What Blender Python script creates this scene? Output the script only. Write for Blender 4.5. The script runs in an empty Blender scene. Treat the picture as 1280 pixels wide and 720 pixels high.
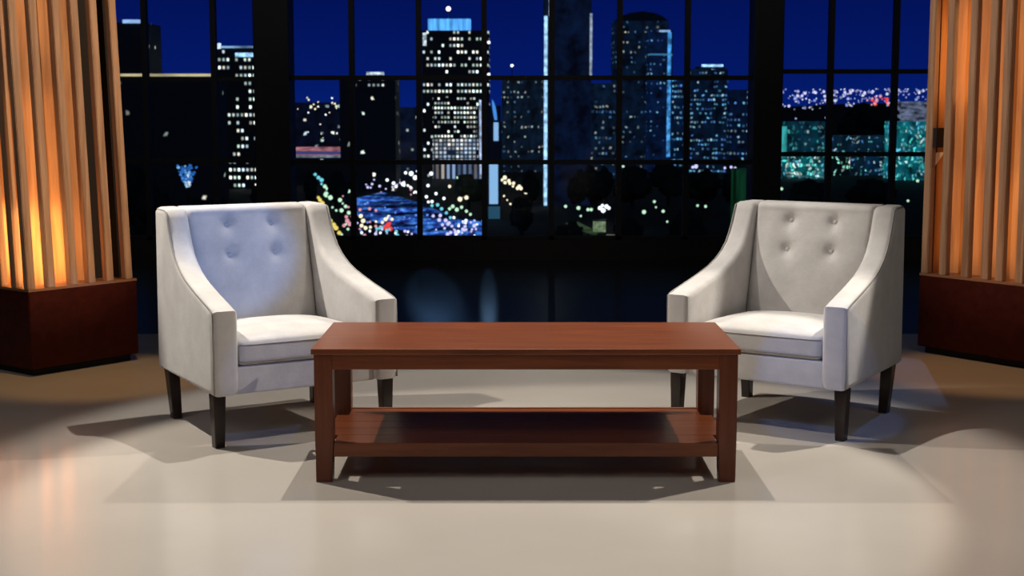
import bpy, bmesh, math, random
from mathutils import Vector, Matrix
random.seed(7)
C = bpy.context.scene.collection
scene = bpy.context.scene

# ------------------------------------------------------------------ camera calibration
F = 1800.0
PITCH = math.atan(220 / 1800)
EYE = 1.255
def ray(px, py):
    u = (px - 640) / F; v = (360 - py) / F
    return Vector((u, math.cos(PITCH) + v * math.sin(PITCH), -math.sin(PITCH) + v * math.cos(PITCH)))
def at(px, py, Y):                       # point on the plane y = Y
    d = ray(px, py); return d * (Y / d.y) + Vector((0, 0, EYE))
def on(px, py, z=0.0):                   # point on the plane z
    d = ray(px, py); return d * ((z - EYE) / d.z) + Vector((0, 0, EYE))

# ------------------------------------------------------------------ object helpers
def obj(name, bm, mats, parent=None, smooth=False, label=None):
    bmesh.ops.recalc_face_normals(bm, faces=bm.faces[:])
    me = bpy.data.meshes.new(name)
    bm.to_mesh(me); bm.free()
    for m in (mats if isinstance(mats, (list, tuple)) else [mats]):
        me.materials.append(m)
    if smooth:
        for p in me.polygons: p.use_smooth = True
    o = bpy.data.objects.new(name, me); C.objects.link(o)
    if parent: o.parent = parent
    if label: o['label'] = label
    return o
def tag(o, label, cat, group=None, kind=None):
    o['label'] = label; o['category'] = cat
    if group: o['group'] = group
    if kind: o['kind'] = kind
    return o
def empty(name, loc=(0, 0, 0), rz=0.0):
    o = bpy.data.objects.new(name, None); C.objects.link(o)
    o.location = loc; o.rotation_euler = (0, 0, rz); o.empty_display_size = .1
    return o
def struct(name, bm, mats, parent=None, smooth=False):
    o = obj(name, bm, mats, parent, smooth)
    if not parent: o['kind'] = 'structure'
    return o
def dup(root):
    r = root.copy(); C.objects.link(r)
    for ch in list(root.children):
        c = ch.copy(); C.objects.link(c); c.parent = r
        for g in list(ch.children):
            d = g.copy(); C.objects.link(d); d.parent = c
    return r
def autosmooth(o, ang=40):
    me = o.data
    for p in me.polygons: p.use_smooth = True
    bm = bmesh.new(); bm.from_mesh(me)
    for e in bm.edges:
        if len(e.link_faces) == 2 and e.calc_face_angle(0) > math.radians(ang): e.smooth = False
    bm.to_mesh(me); bm.free()
    return o

# ------------------------------------------------------------------ shape helpers
def box(bm, x0, x1, y0, y1, z0, z1, mi=0, bev=0.0):
    vs = [bm.verts.new(p) for p in ((x0,y0,z0),(x1,y0,z0),(x1,y1,z0),(x0,y1,z0),(x0,y0,z1),(x1,y0,z1),(x1,y1,z1),(x0,y1,z1))]
    fs = [bm.faces.new([vs[i] for i in q]) for q in ((0,3,2,1),(4,5,6,7),(0,1,5,4),(1,2,6,5),(2,3,7,6),(3,0,4,7))]
    for f in fs: f.material_index = mi
    if bev:
        es = {e for f in fs for e in f.edges}
        bmesh.ops.bevel(bm, geom=list(es), offset=bev, segments=2, profile=.6, affect='EDGES')
    return vs
def boxbm(*a, **k):
    bm = bmesh.new(); box(bm, *a, **k); return bm
def taperpost(bm, bx, by, bs, tx, ty, ts, z0, z1, bev=.003):
    b, t = bs / 2, ts / 2
    vs = [bm.verts.new((bx+sx*b, by+sy*b, z0)) for sx, sy in ((-1,-1),(1,-1),(1,1),(-1,1))]
    ws = [bm.verts.new((tx+sx*t, ty+sy*t, z1)) for sx, sy in ((-1,-1),(1,-1),(1,1),(-1,1))]
    fs = [bm.faces.new(vs[::-1]), bm.faces.new(ws)]
    for i in range(4): fs.append(bm.faces.new((vs[i], vs[(i+1)%4], ws[(i+1)%4], ws[i])))
    if bev:
        bmesh.ops.bevel(bm, geom=list({e for f in fs for e in f.edges}), offset=bev, segments=2, profile=.6, affect='EDGES')
def tube(bm, pts, r, seg=8):
    rings = []
    n = len(pts)
    for i, p in enumerate(pts):
        p = Vector(p)
        d = (Vector(pts[min(i+1, n-1)]) - Vector(pts[max(i-1, 0)])).normalized()
        a = d.cross(Vector((0, 0, 1)))
        if a.length < .05: a = d.cross(Vector((1, 0, 0)))
        a.normalize(); b = d.cross(a)
        rings.append([bm.verts.new(p + r*(math.cos(k*2*math.pi/seg)*a + math.sin(k*2*math.pi/seg)*b)) for k in range(seg)])
    for i in range(n-1):
        for k in range(seg):
            bm.faces.new((rings[i][k], rings[i][(k+1)%seg], rings[i+1][(k+1)%seg], rings[i+1][k]))
    bm.faces.new(rings[0][::-1]); bm.faces.new(rings[-1])
def rounded_box(x0, x1, y0, y1, z0, z1, r, crown=0.0, cuts=18):
    """closed box with true rounded edges and an optional crowned top"""
    bm = bmesh.new()
    bmesh.ops.create_cube(bm, size=2)
    bmesh.ops.subdivide_edges(bm, edges=bm.edges[:], cuts=cuts, use_grid_fill=True)
    h = Vector(((x1-x0)/2, (y1-y0)/2, (z1-z0)/2)); c = Vector(((x0+x1)/2, (y0+y1)/2, (z0+z1)/2))
    def warp(t, hh):                      # more vertices near the edge
        s = 1 if t >= 0 else -1
        return s * (1 - (1-abs(t))**1.5) * hh
    for v in bm.verts:
        n0 = v.co.copy()
        p = Vector([warp(v.co[i], h[i]) for i in range(3)])
        q = Vector([max(-h[i]+r, min(h[i]-r, p[i])) for i in range(3)])
        d = p - q
        if d.length > 1e-9: p = q + d.normalized() * r
        if n0.z > 0 and crown:
            p.z += crown * (1-min(1, abs(p.x/h.x))**2.5) * (1-min(1, abs(p.y/h.y))**2.5) * (n0.z)
        v.co = p + c
    return bm

# ------------------------------------------------------------------ material helpers
def newmat(name):
    m = bpy.data.materials.new(name); m.use_nodes = True
    nt = m.node_tree; nt.nodes.clear()
    out = nt.nodes.new('ShaderNodeOutputMaterial')
    return m, nt, nt.nodes, nt.links, out
def N(nt, typ, **kw):
    n = nt.nodes.new(typ)
    for k, v in kw.items():
        if k in n.inputs: n.inputs[k].default_value = v
        else: setattr(n, k, v)
    return n
def math_(nt, op, a, b=None, c=None):
    n = nt.nodes.new('ShaderNodeMath'); n.operation = op
    for i, v in enumerate((a, b, c)):
        if v is None: continue
        if isinstance(v, (int, float)): n.inputs[i].default_value = v
        else: nt.links.new(v, n.inputs[i])
    return n.outputs[0]
def principled(name, col, rough=.5, spec=.5, coat=0.0, coat_rough=.1, noise=None, bump=None, metal=0.0):
    """noise=(scale, amount) darkens in patches; bump=(scale, strength, distance)"""
    m, nt, ns, ln, out = newmat(name)
    b = N(nt, 'ShaderNodeBsdfPrincipled')
    b.inputs['Base Color'].default_value = (*col, 1); b.inputs['Roughness'].default_value = rough
    b.inputs['Specular IOR Level'].default_value = spec; b.inputs['Metallic'].default_value = metal
    b.inputs['Coat Weight'].default_value = coat; b.inputs['Coat Roughness'].default_value = coat_rough
    tc = N(nt, 'ShaderNodeTexCoord')
    if noise:
        nz = N(nt, 'ShaderNodeTexNoise'); nz.inputs['Scale'].default_value = noise[0]; nz.inputs['Detail'].default_value = 4
        ln.new(tc.outputs['Object'], nz.inputs['Vector'])
        mx = N(nt, 'ShaderNodeMix', data_type='RGBA')
        mx.inputs['A'].default_value = (*[c*(1-noise[1]) for c in col], 1); mx.inputs['B'].default_value = (*[min(1, c*(1+noise[1])) for c in col], 1)
        ln.new(nz.outputs['Fac'], mx.inputs['Factor']); ln.new(mx.outputs['Result'], b.inputs['Base Color'])
    if bump:
        nz2 = N(nt, 'ShaderNodeTexNoise'); nz2.inputs['Scale'].default_value = bump[0]; nz2.inputs['Detail'].default_value = 3
        ln.new(tc.outputs['Object'], nz2.inputs['Vector'])
        bp = N(nt, 'ShaderNodeBump'); bp.inputs['Strength'].default_value = bump[1]; bp.inputs['Distance'].default_value = bump[2]
        ln.new(nz2.outputs['Fac'], bp.inputs['Height']); ln.new(bp.outputs['Normal'], b.inputs['Normal'])
    ln.new(b.outputs[0], out.inputs[0])
    return m
def wood(name, dark, light, axis='X', scale=6, stretch=14, rough=.35, coat=.4, coat_rough=.12, vary=0.0, spec=.3):
    m, nt, ns, ln, out = newmat(name)
    tc = N(nt, 'ShaderNodeTexCoord'); mp = N(nt, 'ShaderNodeMapping')
    s = [stretch, stretch, stretch]; s['XYZ'.index(axis)] = 1.0
    mp.inputs['Scale'].default_value = s
    ln.new(tc.outputs['Object'], mp.inputs['Vector'])
    if vary:
        oi = N(nt, 'ShaderNodeObjectInfo')
        vm = N(nt, 'ShaderNodeVectorMath', operation='SCALE'); vm.inputs[0].default_value = (37, 19, 53)
        ln.new(oi.outputs['Random'], vm.inputs['Scale']); ln.new(vm.outputs[0], mp.inputs['Location'])
    nz = N(nt, 'ShaderNodeTexNoise'); nz.inputs['Scale'].default_value = scale; nz.inputs['Detail'].default_value = 6; nz.inputs['Roughness'].default_value = .6; nz.inputs['Distortion'].default_value = .4
    ln.new(mp.outputs[0], nz.inputs['Vector'])
    cr = N(nt, 'ShaderNodeValToRGB')
    cr.color_ramp.elements[0].position = .3; cr.color_ramp.elements[0].color = (*dark, 1)
    cr.color_ramp.elements[1].position = .72; cr.color_ramp.elements[1].color = (*light, 1)
    ln.new(nz.outputs['Fac'], cr.inputs['Fac'])
    b = N(nt, 'ShaderNodeBsdfPrincipled'); b.inputs['Roughness'].default_value = rough
    b.inputs['Coat Weight'].default_value = coat; b.inputs['Coat Roughness'].default_value = coat_rough
    b.inputs['Specular IOR Level'].default_value = spec
    ln.new(cr.outputs['Color'], b.inputs['Base Color'])
    bp = N(nt, 'ShaderNodeBump'); bp.inputs['Strength'].default_value = .08; bp.inputs['Distance'].default_value = .002
    ln.new(nz.outputs['Fac'], bp.inputs['Height']); ln.new(bp.outputs['Normal'], b.inputs['Normal'])
    ln.new(b.outputs[0], out.inputs[0])
    return m
def emit(name, col, strength, noise=None, mis=False):
    """noise=(scale vector, low) breaks the light up"""
    m, nt, ns, ln, out = newmat(name)
    e = N(nt, 'ShaderNodeEmission'); e.inputs['Color'].default_value = (*col, 1); e.inputs['Strength'].default_value = strength
    if noise:
        tc = N(nt, 'ShaderNodeTexCoord'); mp = N(nt, 'ShaderNodeMapping'); mp.inputs['Scale'].default_value = noise[0]
        nz = N(nt, 'ShaderNodeTexNoise'); nz.inputs['Scale'].default_value = 1; nz.inputs['Detail'].default_value = 2
        ln.new(tc.outputs['Object'], mp.inputs['Vector']); ln.new(mp.outputs[0], nz.inputs['Vector'])
        mr = N(nt, 'ShaderNodeMapRange'); mr.inputs['From Min'].default_value = .35; mr.inputs['From Max'].default_value = .7
        mr.inputs['To Min'].default_value = strength*noise[1]; mr.inputs['To Max'].default_value = strength*1.4
        ln.new(nz.outputs['Fac'], mr.inputs['Value']); ln.new(mr.outputs[0], e.inputs['Strength'])
    ln.new(e.outputs[0], out.inputs[0])
    m.cycles.emission_sampling = 'AUTO' if mis else 'NONE'
    return m
def soft(nt, f, half):
    d = math_(nt, 'SUBTRACT', half + .08, math_(nt, 'ABSOLUTE', math_(nt, 'SUBTRACT', f, .5)))
    n = nt.nodes.new('ShaderNodeMath'); n.operation = 'DIVIDE'; n.use_clamp = True
    nt.links.new(d, n.inputs[0]); n.inputs[1].default_value = .16
    return n.outputs[0]
def facade(name, wall, cw, ch, prob, cols, strength, fill=(.45, .34), rowvar=.5, seed=0.0, glow=(0, 0, 0), jit=0.0):
    """night facade: a grid of windows, each lit or dark by chance, some floors busier than others"""
    m, nt, ns, ln, out = newmat(name)
    tc = N(nt, 'ShaderNodeTexCoord'); sp = N(nt, 'ShaderNodeSeparateXYZ')
    jn = N(nt, 'ShaderNodeTexNoise'); jn.inputs['Scale'].default_value = .22; jn.inputs['Detail'].default_value = 2
    ln.new(tc.outputs['Object'], jn.inputs['Vector'])
    js = N(nt, 'ShaderNodeVectorMath', operation='SCALE'); js.inputs['Scale'].default_value = jit; ln.new(jn.outputs['Color'], js.inputs[0])
    ja = N(nt, 'ShaderNodeVectorMath', operation='ADD'); ln.new(tc.outputs['Object'], ja.inputs[0]); ln.new(js.outputs[0], ja.inputs[1])
    ln.new(ja.outputs[0], sp.inputs[0])
    u = math_(nt, 'DIVIDE', math_(nt, 'ADD', math_(nt, 'ADD', sp.outputs['X'], sp.outputs['Y']), 500.0), cw)
    v = math_(nt, 'DIVIDE', math_(nt, 'ADD', sp.outputs['Z'], 500.0), ch)
    iu = math_(nt, 'FLOOR', u); iv = math_(nt, 'FLOOR', v)
    fu = math_(nt, 'FRACT', u); fv = math_(nt, 'FRACT', v)
    cv = N(nt, 'ShaderNodeCombineXYZ'); ln.new(iu, cv.inputs[0]); ln.new(iv, cv.inputs[1]); cv.inputs[2].default_value = seed
    wn = N(nt, 'ShaderNodeTexWhiteNoise', noise_dimensions='3D'); ln.new(cv.outputs[0], wn.inputs['Vector'])
    cr_ = N(nt, 'ShaderNodeCombineXYZ'); ln.new(iv, cr_.inputs[0]); cr_.inputs[1].default_value = seed + 3.7
    rn = N(nt, 'ShaderNodeTexWhiteNoise', noise_dimensions='3D'); ln.new(cr_.outputs[0], rn.inputs['Vector'])
    thr = math_(nt, 'ADD', prob*(1-rowvar), math_(nt, 'MULTIPLY', rn.outputs['Value'], 2*prob*rowvar))
    lit = math_(nt, 'LESS_THAN', wn.outputs['Value'], thr)
    inu = soft(nt, fu, fill[0]/2)
    inv = soft(nt, fv, fill[1]/2)
    sep = N(nt, 'ShaderNodeSeparateColor'); ln.new(wn.outputs['Color'], sep.inputs[0])
    bright = math_(nt, 'ADD', .25, math_(nt, 'MULTIPLY', math_(nt, 'POWER', sep.outputs['Green'], 2.0), 1.3))
    msk = math_(nt, 'MULTIPLY', math_(nt, 'MULTIPLY', lit, bright), math_(nt, 'MULTIPLY', inu, inv))
    ramp = N(nt, 'ShaderNodeValToRGB'); ramp.color_ramp.interpolation = 'CONSTANT'
    els = ramp.color_ramp.elements
    while len(els) < len(cols): els.new(.5)
    for i, c in enumerate(cols): els[i].position = i / len(cols); els[i].color = (*c, 1)
    ln.new(sep.outputs['Blue'], ramp.inputs['Fac'])
    e = N(nt, 'ShaderNodeEmission'); ln.new(ramp.outputs['Color'], e.inputs['Color']); ln.new(math_(nt, 'MULTIPLY', msk, strength), e.inputs['Strength'])
    g = N(nt, 'ShaderNodeEmission'); g.inputs['Color'].default_value = (*glow, 1);  # patchy wall emission, standing in for haze and city glow
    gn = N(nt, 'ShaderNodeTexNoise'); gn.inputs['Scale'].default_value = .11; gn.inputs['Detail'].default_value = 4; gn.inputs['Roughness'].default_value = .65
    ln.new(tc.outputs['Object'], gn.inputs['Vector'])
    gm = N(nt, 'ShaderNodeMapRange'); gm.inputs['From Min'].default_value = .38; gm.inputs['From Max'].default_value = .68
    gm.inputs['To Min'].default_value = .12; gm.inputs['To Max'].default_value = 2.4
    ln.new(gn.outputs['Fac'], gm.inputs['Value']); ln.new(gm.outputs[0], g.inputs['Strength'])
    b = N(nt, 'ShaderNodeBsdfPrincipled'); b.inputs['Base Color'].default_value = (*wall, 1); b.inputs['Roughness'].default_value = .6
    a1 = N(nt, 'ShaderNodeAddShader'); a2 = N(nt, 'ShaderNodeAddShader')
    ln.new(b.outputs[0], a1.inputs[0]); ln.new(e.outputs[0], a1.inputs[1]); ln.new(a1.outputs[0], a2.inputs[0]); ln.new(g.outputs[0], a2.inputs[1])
    ln.new(a2.outputs[0], out.inputs[0])
    m.cycles.emission_sampling = 'NONE'
    return m

# ------------------------------------------------------------------ interior materials
def fabric_mat():
    m, nt, ns, ln, out = newmat('pale_chenille')
    tc = N(nt, 'ShaderNodeTexCoord')
    nz = N(nt, 'ShaderNodeTexNoise'); nz.inputs['Scale'].default_value = 9; nz.inputs['Detail'].default_value = 5; nz.inputs['Roughness'].default_value = .65
    fine = N(nt, 'ShaderNodeTexNoise'); fine.inputs['Scale'].default_value = 260; fine.inputs['Detail'].default_value = 2
    ln.new(tc.outputs['Object'], nz.inputs['Vector']); ln.new(tc.outputs['Object'], fine.inputs['Vector'])
    cr = N(nt, 'ShaderNodeValToRGB')
    cr.color_ramp.elements[0].position = .3; cr.color_ramp.elements[0].color = (.43, .405, .385, 1)
    cr.color_ramp.elements[1].position = .7; cr.color_ramp.elements[1].color = (.53, .505, .48, 1)
    ln.new(nz.outputs['Fac'], cr.inputs['Fac'])
    b = N(nt, 'ShaderNodeBsdfPrincipled'); b.inputs['Roughness'].default_value = .85; b.inputs['Specular IOR Level'].default_value = .2
    b.inputs['Sheen Weight'].default_value = .25; b.inputs['Sheen Roughness'].default_value = .4
    ln.new(cr.outputs['Color'], b.inputs['Base Color'])
    ad = math_(nt, 'ADD', math_(nt, 'MULTIPLY', fine.outputs['Fac'], .35), nz.outputs['Fac'])
    bp = N(nt, 'ShaderNodeBump'); bp.inputs['Strength'].default_value = .35; bp.inputs['Distance'].default_value = .006
    ln.new(ad, bp.inputs['Height']); ln.new(bp.outputs['Normal'], b.inputs['Normal'])
    ln.new(b.outputs[0], out.inputs[0])
    return m
M = {}
M['fabric'] = fabric_mat()
M['piping'] = principled('fabric_piping', (.27, .255, .24), .85, .2)
M['chair_leg'] = wood('espresso_wood', (.008, .005, .004), (.022, .011, .008), 'Z', 8, 10, .35, .3)
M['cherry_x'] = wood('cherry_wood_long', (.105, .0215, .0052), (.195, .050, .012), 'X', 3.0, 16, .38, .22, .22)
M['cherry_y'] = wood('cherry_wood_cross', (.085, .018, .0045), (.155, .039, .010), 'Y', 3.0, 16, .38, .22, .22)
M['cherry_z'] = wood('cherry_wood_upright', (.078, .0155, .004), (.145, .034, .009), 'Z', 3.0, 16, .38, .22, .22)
M['slat'] = wood('slat_wood', (.20, .105, .055), (.40, .235, .135), 'Z', 2.2, 18, .55, .1, .3, vary=1)
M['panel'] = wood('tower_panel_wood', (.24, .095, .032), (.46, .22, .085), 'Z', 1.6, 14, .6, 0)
M['gap_shade'] = principled('gap_shade_dark', (.010, .006, .004), .7, .2)
M['base'] = wood('mahogany_base', (.026, .0034, .0016), (.050, .0072, .0032), 'X', 2.5, 10, .45, .03, .2, spec=.12)
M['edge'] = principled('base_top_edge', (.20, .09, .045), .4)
M['black'] = principled('black_paint', (.004, .004, .0045), .6, .3)
M['frame'] = principled('window_frame_black', (.006, .0045, .0045), .5, .3)
M['sill'] = principled('sill_dark_brown', (.012, .007, .005), .55, .3, noise=(3, .2))
M['wall'] = principled('studio_black_wall', (.008, .008, .01), .85, .2)
M['wedge_white'] = principled('plain_white', (.75, .72, .68), .5)

def floor_mat():
    m, nt, ns, ln, out = newmat('stage_floor_beige')
    tc = N(nt, 'ShaderNodeTexCoord')
    nz = N(nt, 'ShaderNodeTexNoise'); nz.inputs['Scale'].default_value = 1.3; nz.inputs['Detail'].default_value = 4
    ln.new(tc.outputs['Object'], nz.inputs['Vector'])
    cr = N(nt, 'ShaderNodeValToRGB')
    cr.color_ramp.elements[0].position = .3; cr.color_ramp.elements[0].color = (.44, .395, .345, 1)
    cr.color_ramp.elements[1].position = .7; cr.color_ramp.elements[1].color = (.49, .445, .39, 1)
    ln.new(nz.outputs['Fac'], cr.inputs['Fac'])
    b = N(nt, 'ShaderNodeBsdfPrincipled'); b.inputs['Roughness'].default_value = .17; b.inputs['Specular IOR Level'].default_value = .5
    ln.new(cr.outputs['Color'], b.inputs['Base Color'])
    ln.new(b.outputs[0], out.inputs[0])
    return m
M['floor'] = floor_mat()
M['floor_dark'] = principled('polished_black_floor', (.022, .028, .034), .25, .5, noise=(2, .2))
def glass_mat():
    m, nt, ns, ln, out = newmat('window_glass')
    t = N(nt, 'ShaderNodeBsdfTransparent'); t.inputs[0].default_value = (.96, .97, .98, 1)
    g = N(nt, 'ShaderNodeBsdfGlossy'); g.inputs['Roughness'].default_value = .02
    fr = N(nt, 'ShaderNodeFresnel'); fr.inputs['IOR'].default_value = 1.2
    mx = N(nt, 'ShaderNodeMixShader'); ln.new(fr.outputs[0], mx.inputs[0]); ln.new(t.outputs[0], mx.inputs[1]); ln.new(g.outputs[0], mx.inputs[2])
    ln.new(mx.outputs[0], out.inputs[0])
    return m
M['glass'] = glass_mat()

# ------------------------------------------------------------------ the room
YW = 12.24                                # window wall
YE = 8.11                                 # where the pale stage floor ends
XS = 5.2; ZC = 5.2; YB = -4.0
struct('floor', boxbm(-XS, XS, YB, YW + .3, -.12, -.004), M['floor_dark'])
struct('floor_front', boxbm(-XS, XS, YB, YE, -.004, 0.0), M['floor'])
struct('ceiling', boxbm(-XS, XS, YB, YW + .3, ZC, ZC + .1), M['wall'])
struct('wall_left', boxbm(-XS - .1, -XS, YB, YW + .3, -.12, ZC), M['wall'])
struct('wall_right', boxbm(XS, XS + .1, YB, YW + .3, -.12, ZC), M['wall'])
struct('wall_front', boxbm(-XS, XS, YB - .1, YB, -.12, ZC), M['wall'])
# window wall: low sill wall, two pillars, three windows, header
struct('wall_back', boxbm(-XS, XS, YW, YW + .25, -.004, .171), M['sill'])
bm = bmesh.new(); box(bm, -XS, XS, YW, YW + .25, 3.6, ZC); struct('wall_back_header', bm, M['wall'])
struct('pillar_left', boxbm(-2.16, -1.865, YW - .08, YW + .25, -.004, 3.6, bev=.006), M['frame'])
struct('pillar_right', boxbm(2.026, 2.268, YW - .08, YW + .25, -.004, 3.6, bev=.006), M['frame'])
def zat(py): return at(640, py, YW).z
def window(n, x0, x1, mull, trans, wid=.045):
    w = empty('window_%d' % n, (0, 0, 0)); w['kind'] = 'structure'
    b = bmesh.new()
    z0, z1 = .171, 3.6
    for x in mull: box(b, x - wid/2, x + wid/2, YW + .03, YW + .11, z0, z1)
    for z in trans: box(b, x0, x1, YW + .04, YW + .10, z - .019, z + .019)
    box(b, x0, x1, YW + .03, YW + .12, z0, z0 + .03)
    box(b, x0, x1, YW + .03, YW + .12, z1 - .05, z1)
    obj('window_frame', b, M['frame'], w)
    b = bmesh.new(); xs = [x0] + list(mull) + [x1]; zs = [z0] + list(trans) + [z1]
    vs = [b.verts.new(p) for p in ((x0, YW + .07, z0), (x1, YW + .07, z0), (x1, YW + .07, z1), (x0, YW + .07, z1))]
    b.faces.new(vs)
    obj('glass', b, M['glass'], w)
    return w
def xw(px): return at(px, 100, YW).x
window(1, -1.865, 2.026, [xw(p) for p in (439, 523, 605, 690, 775, 860)], [zat(203), zat(97), zat(-12)])
window(2, -XS, -2.16, [xw(p) for p in (266, 180, 96, 12, -72)], [zat(201), zat(98.5), zat(-12)])
window(3, 2.268, XS, [xw(p) for p in (1040, 1121, 1204, 1288, 1370)], [zat(193), zat(89), zat(-16)])

# ------------------------------------------------------------------ armchairs
def taper(bm):
    for v in bm.verts: v.co.x *= 1 - .128 * max(0, v.co.y)
ARM = [(0, .522), (.03, .530), (.07, .541), (.13, .556), (.20, .573), (.27, .592), (.34, .613), (.40, .638), (.45, .668), (.49, .702),
       (.52, .742), (.545, .787), (.565, .832), (.578, .862)]
def arm_profile():
    return [(.012, .20), (0, .235)] + ARM + [(.60, .870), (.70, .872), (.728, .862), (.735, .60), (.745, .20)]
def side_panel(s):
    bm = bmesh.new()
    pr = arm_profile(); xo, xi = .389, .282
    A = [bm.verts.new((s*xo, y, z)) for y, z in pr]; B = [bm.verts.new((s*xi, y, z)) for y, z in pr]
    fs = [bm.faces.new(A), bm.faces.new(B[::-1])]
    n = len(pr)
    for i in range(n): bm.faces.new((A[i], B[i], B[(i+1) % n], A[(i+1) % n]))
    bmesh.ops.recalc_face_normals(bm, faces=bm.faces[:])
    es = [e for e in bm.edges if len(e.link_faces) == 2 and (e.link_faces[0] in fs) != (e.link_faces[1] in fs)]
    bmesh.ops.bevel(bm, geom=es, offset=.026, segments=5, profile=.5, affect='EDGES')
    taper(bm)
    return bm
def side_piping(s):
    bm = bmesh.new()
    pts = [(.014, .215), (.012, .35)] + [(y + .014 if z < .53 else y, z) for y, z in ARM[:1]] + ARM[1:] + [(.60, .868), (.70, .870)]
    pts = [(s*.3815*(1 - .128*y), y - .0015, z - .007) for y, z in pts]
    pts = [(x, y if z > .54 else y - .004, z) for x, y, z in pts]
    tube(bm, pts, .0038, 6)
    return bm
def back_surface(u, z):
    """front face of the upholstered back; u in -1..1"""
    t = (z - .36) / (.872 - .36)
    y = .490 + .105 * t
    y -= .030 * (1 - abs(u)**3) * math.sin(math.pi * min(1, max(0, t*.9 + .08)))
    x = u * .288
    for bx, bz in BUTTONS:
        d2 = (x - bx)**2 + (z - bz)**2
        y += .016 * math.exp(-d2 / (2*.018**2)) + .010 * math.exp(-d2 / (2*.045**2))
    return y
BUTTONS = [(-.105, .795), (.105, .795), (-.105, .675), (.105, .675)]
def backrest():
    bm = bmesh.new()
    nu, nz = 56, 46
    path = []
    for k in range(nz + 1): path.append(('f', .30 + (.842 - .30) * k / nz))
    rows = []
    for kind, z in path:
        row = []
        for i in range(nu + 1):
            u = -1 + 2*i/nu
            y = back_surface(u, z)
            e = max(0, (abs(u) - .90) / .10)
            y += .030 * (1 - math.sqrt(max(0, 1 - e*e)))
            row.append(bm.verts.new((u*.288, y, z)))
        rows.append(row)
    # rounded top then straight down the rear
    for k in range(1, 9):
        a = math.pi/2 * k / 8
        row = []
        for i in range(nu + 1):
            u = -1 + 2*i/nu
            e = max(0, (abs(u) - .90) / .10)
            y0 = back_surface(u, .842) + .030 * (1 - math.sqrt(max(0, 1 - e*e)))
            row.append(bm.verts.new((u*.288, y0 + .034*(1 - math.cos(a)), .842 + .030*math.sin(a) - .004*e)))
        rows.append(row)
    for y, z in ((.700, .872), (.722, .862), (.728, .845), (.738, .30)):
        rows.append([bm.verts.new(((-1 + 2*i/nu)*.288, y, z)) for i in range(nu + 1)])
    for r in range(len(rows) - 1):
        for i in range(nu):
            bm.faces.new((rows[r][i], rows[r][i+1], rows[r+1][i+1], rows[r+1][i]))
    bm.faces.new([r[0] for r in rows]); bm.faces.new([r[-1] for r in rows][::-1])
    bm.faces.new(rows[0] + rows[-1][::-1])
    taper(bm)
    return bm
def make_chair():
    t = empty('armchair')
    for s in (-1, 1):
        o = autosmooth(obj('side_panel', side_panel(s), M['fabric'], t), 50)
        p = obj('piping', side_piping(s), M['piping'], o, smooth=True)
    o = autosmooth(obj('backrest', backrest(), M['fabric'], t), 60)
    for bx, bz in BUTTONS:
        b = bmesh.new(); bmesh.ops.create_uvsphere(b, u_segments=14, v_segments=8, radius=.0105)
        y = back_surface(bx/.288, bz)
        for v in b.verts: v.co = Vector((bx*(1 - .128*y) + v.co.x, y - .001 + v.co.y*.5, bz + v.co.z))
        obj('button', b, M['fabric'], o, smooth=True)
    bm = rounded_box(-.281, .281, .012, .545, .305, .405, .026, crown=.030); taper(bm)
    c = obj('seat_cushion', bm, M['fabric'], t, smooth=True)
    b = bmesh.new()
    for z in (.386, .322):
        tube(b, [(-.276, .02, z), (-.25, .0125, z), (0, .0105, z), (.25, .0125, z), (.276, .02, z)], .0032, 6)
    obj('piping', b, M['piping'], c, smooth=True)
    bm = boxbm(-.290, .290, .018, .735, .20, .306, bev=.008); taper(bm)
    obj('seat_rail', bm, M['fabric'], t)
    for s in (-1, 1):
        b = bmesh.new(); taperpost(b, s*.353, .052, .038, s*.352, .056, .050, 0, .205); obj('leg', b, M['chair_leg'], t)
        b = bmesh.new(); taperpost(b, s*.312, .645, .038, s*.322, .655, .050, 0, .205); obj('leg', b, M['chair_leg'], t)
    return t
chair = make_chair()
chair.location = (-.779, 5.459, 0); chair.rotation_euler = (0, 0, .56)
tag(chair, 'pale grey armchair at the left end of the table, blue light across its back', 'armchair', 'armchairs flanking the table')
chair2 = dup(chair)
chair2.location = (.945, 5.586, 0); chair2.rotation_euler = (0, 0, -.591)
tag(chair2, 'pale grey armchair at the right end of the table, four buttons clear on its back', 'armchair', 'armchairs flanking the table')

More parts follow.
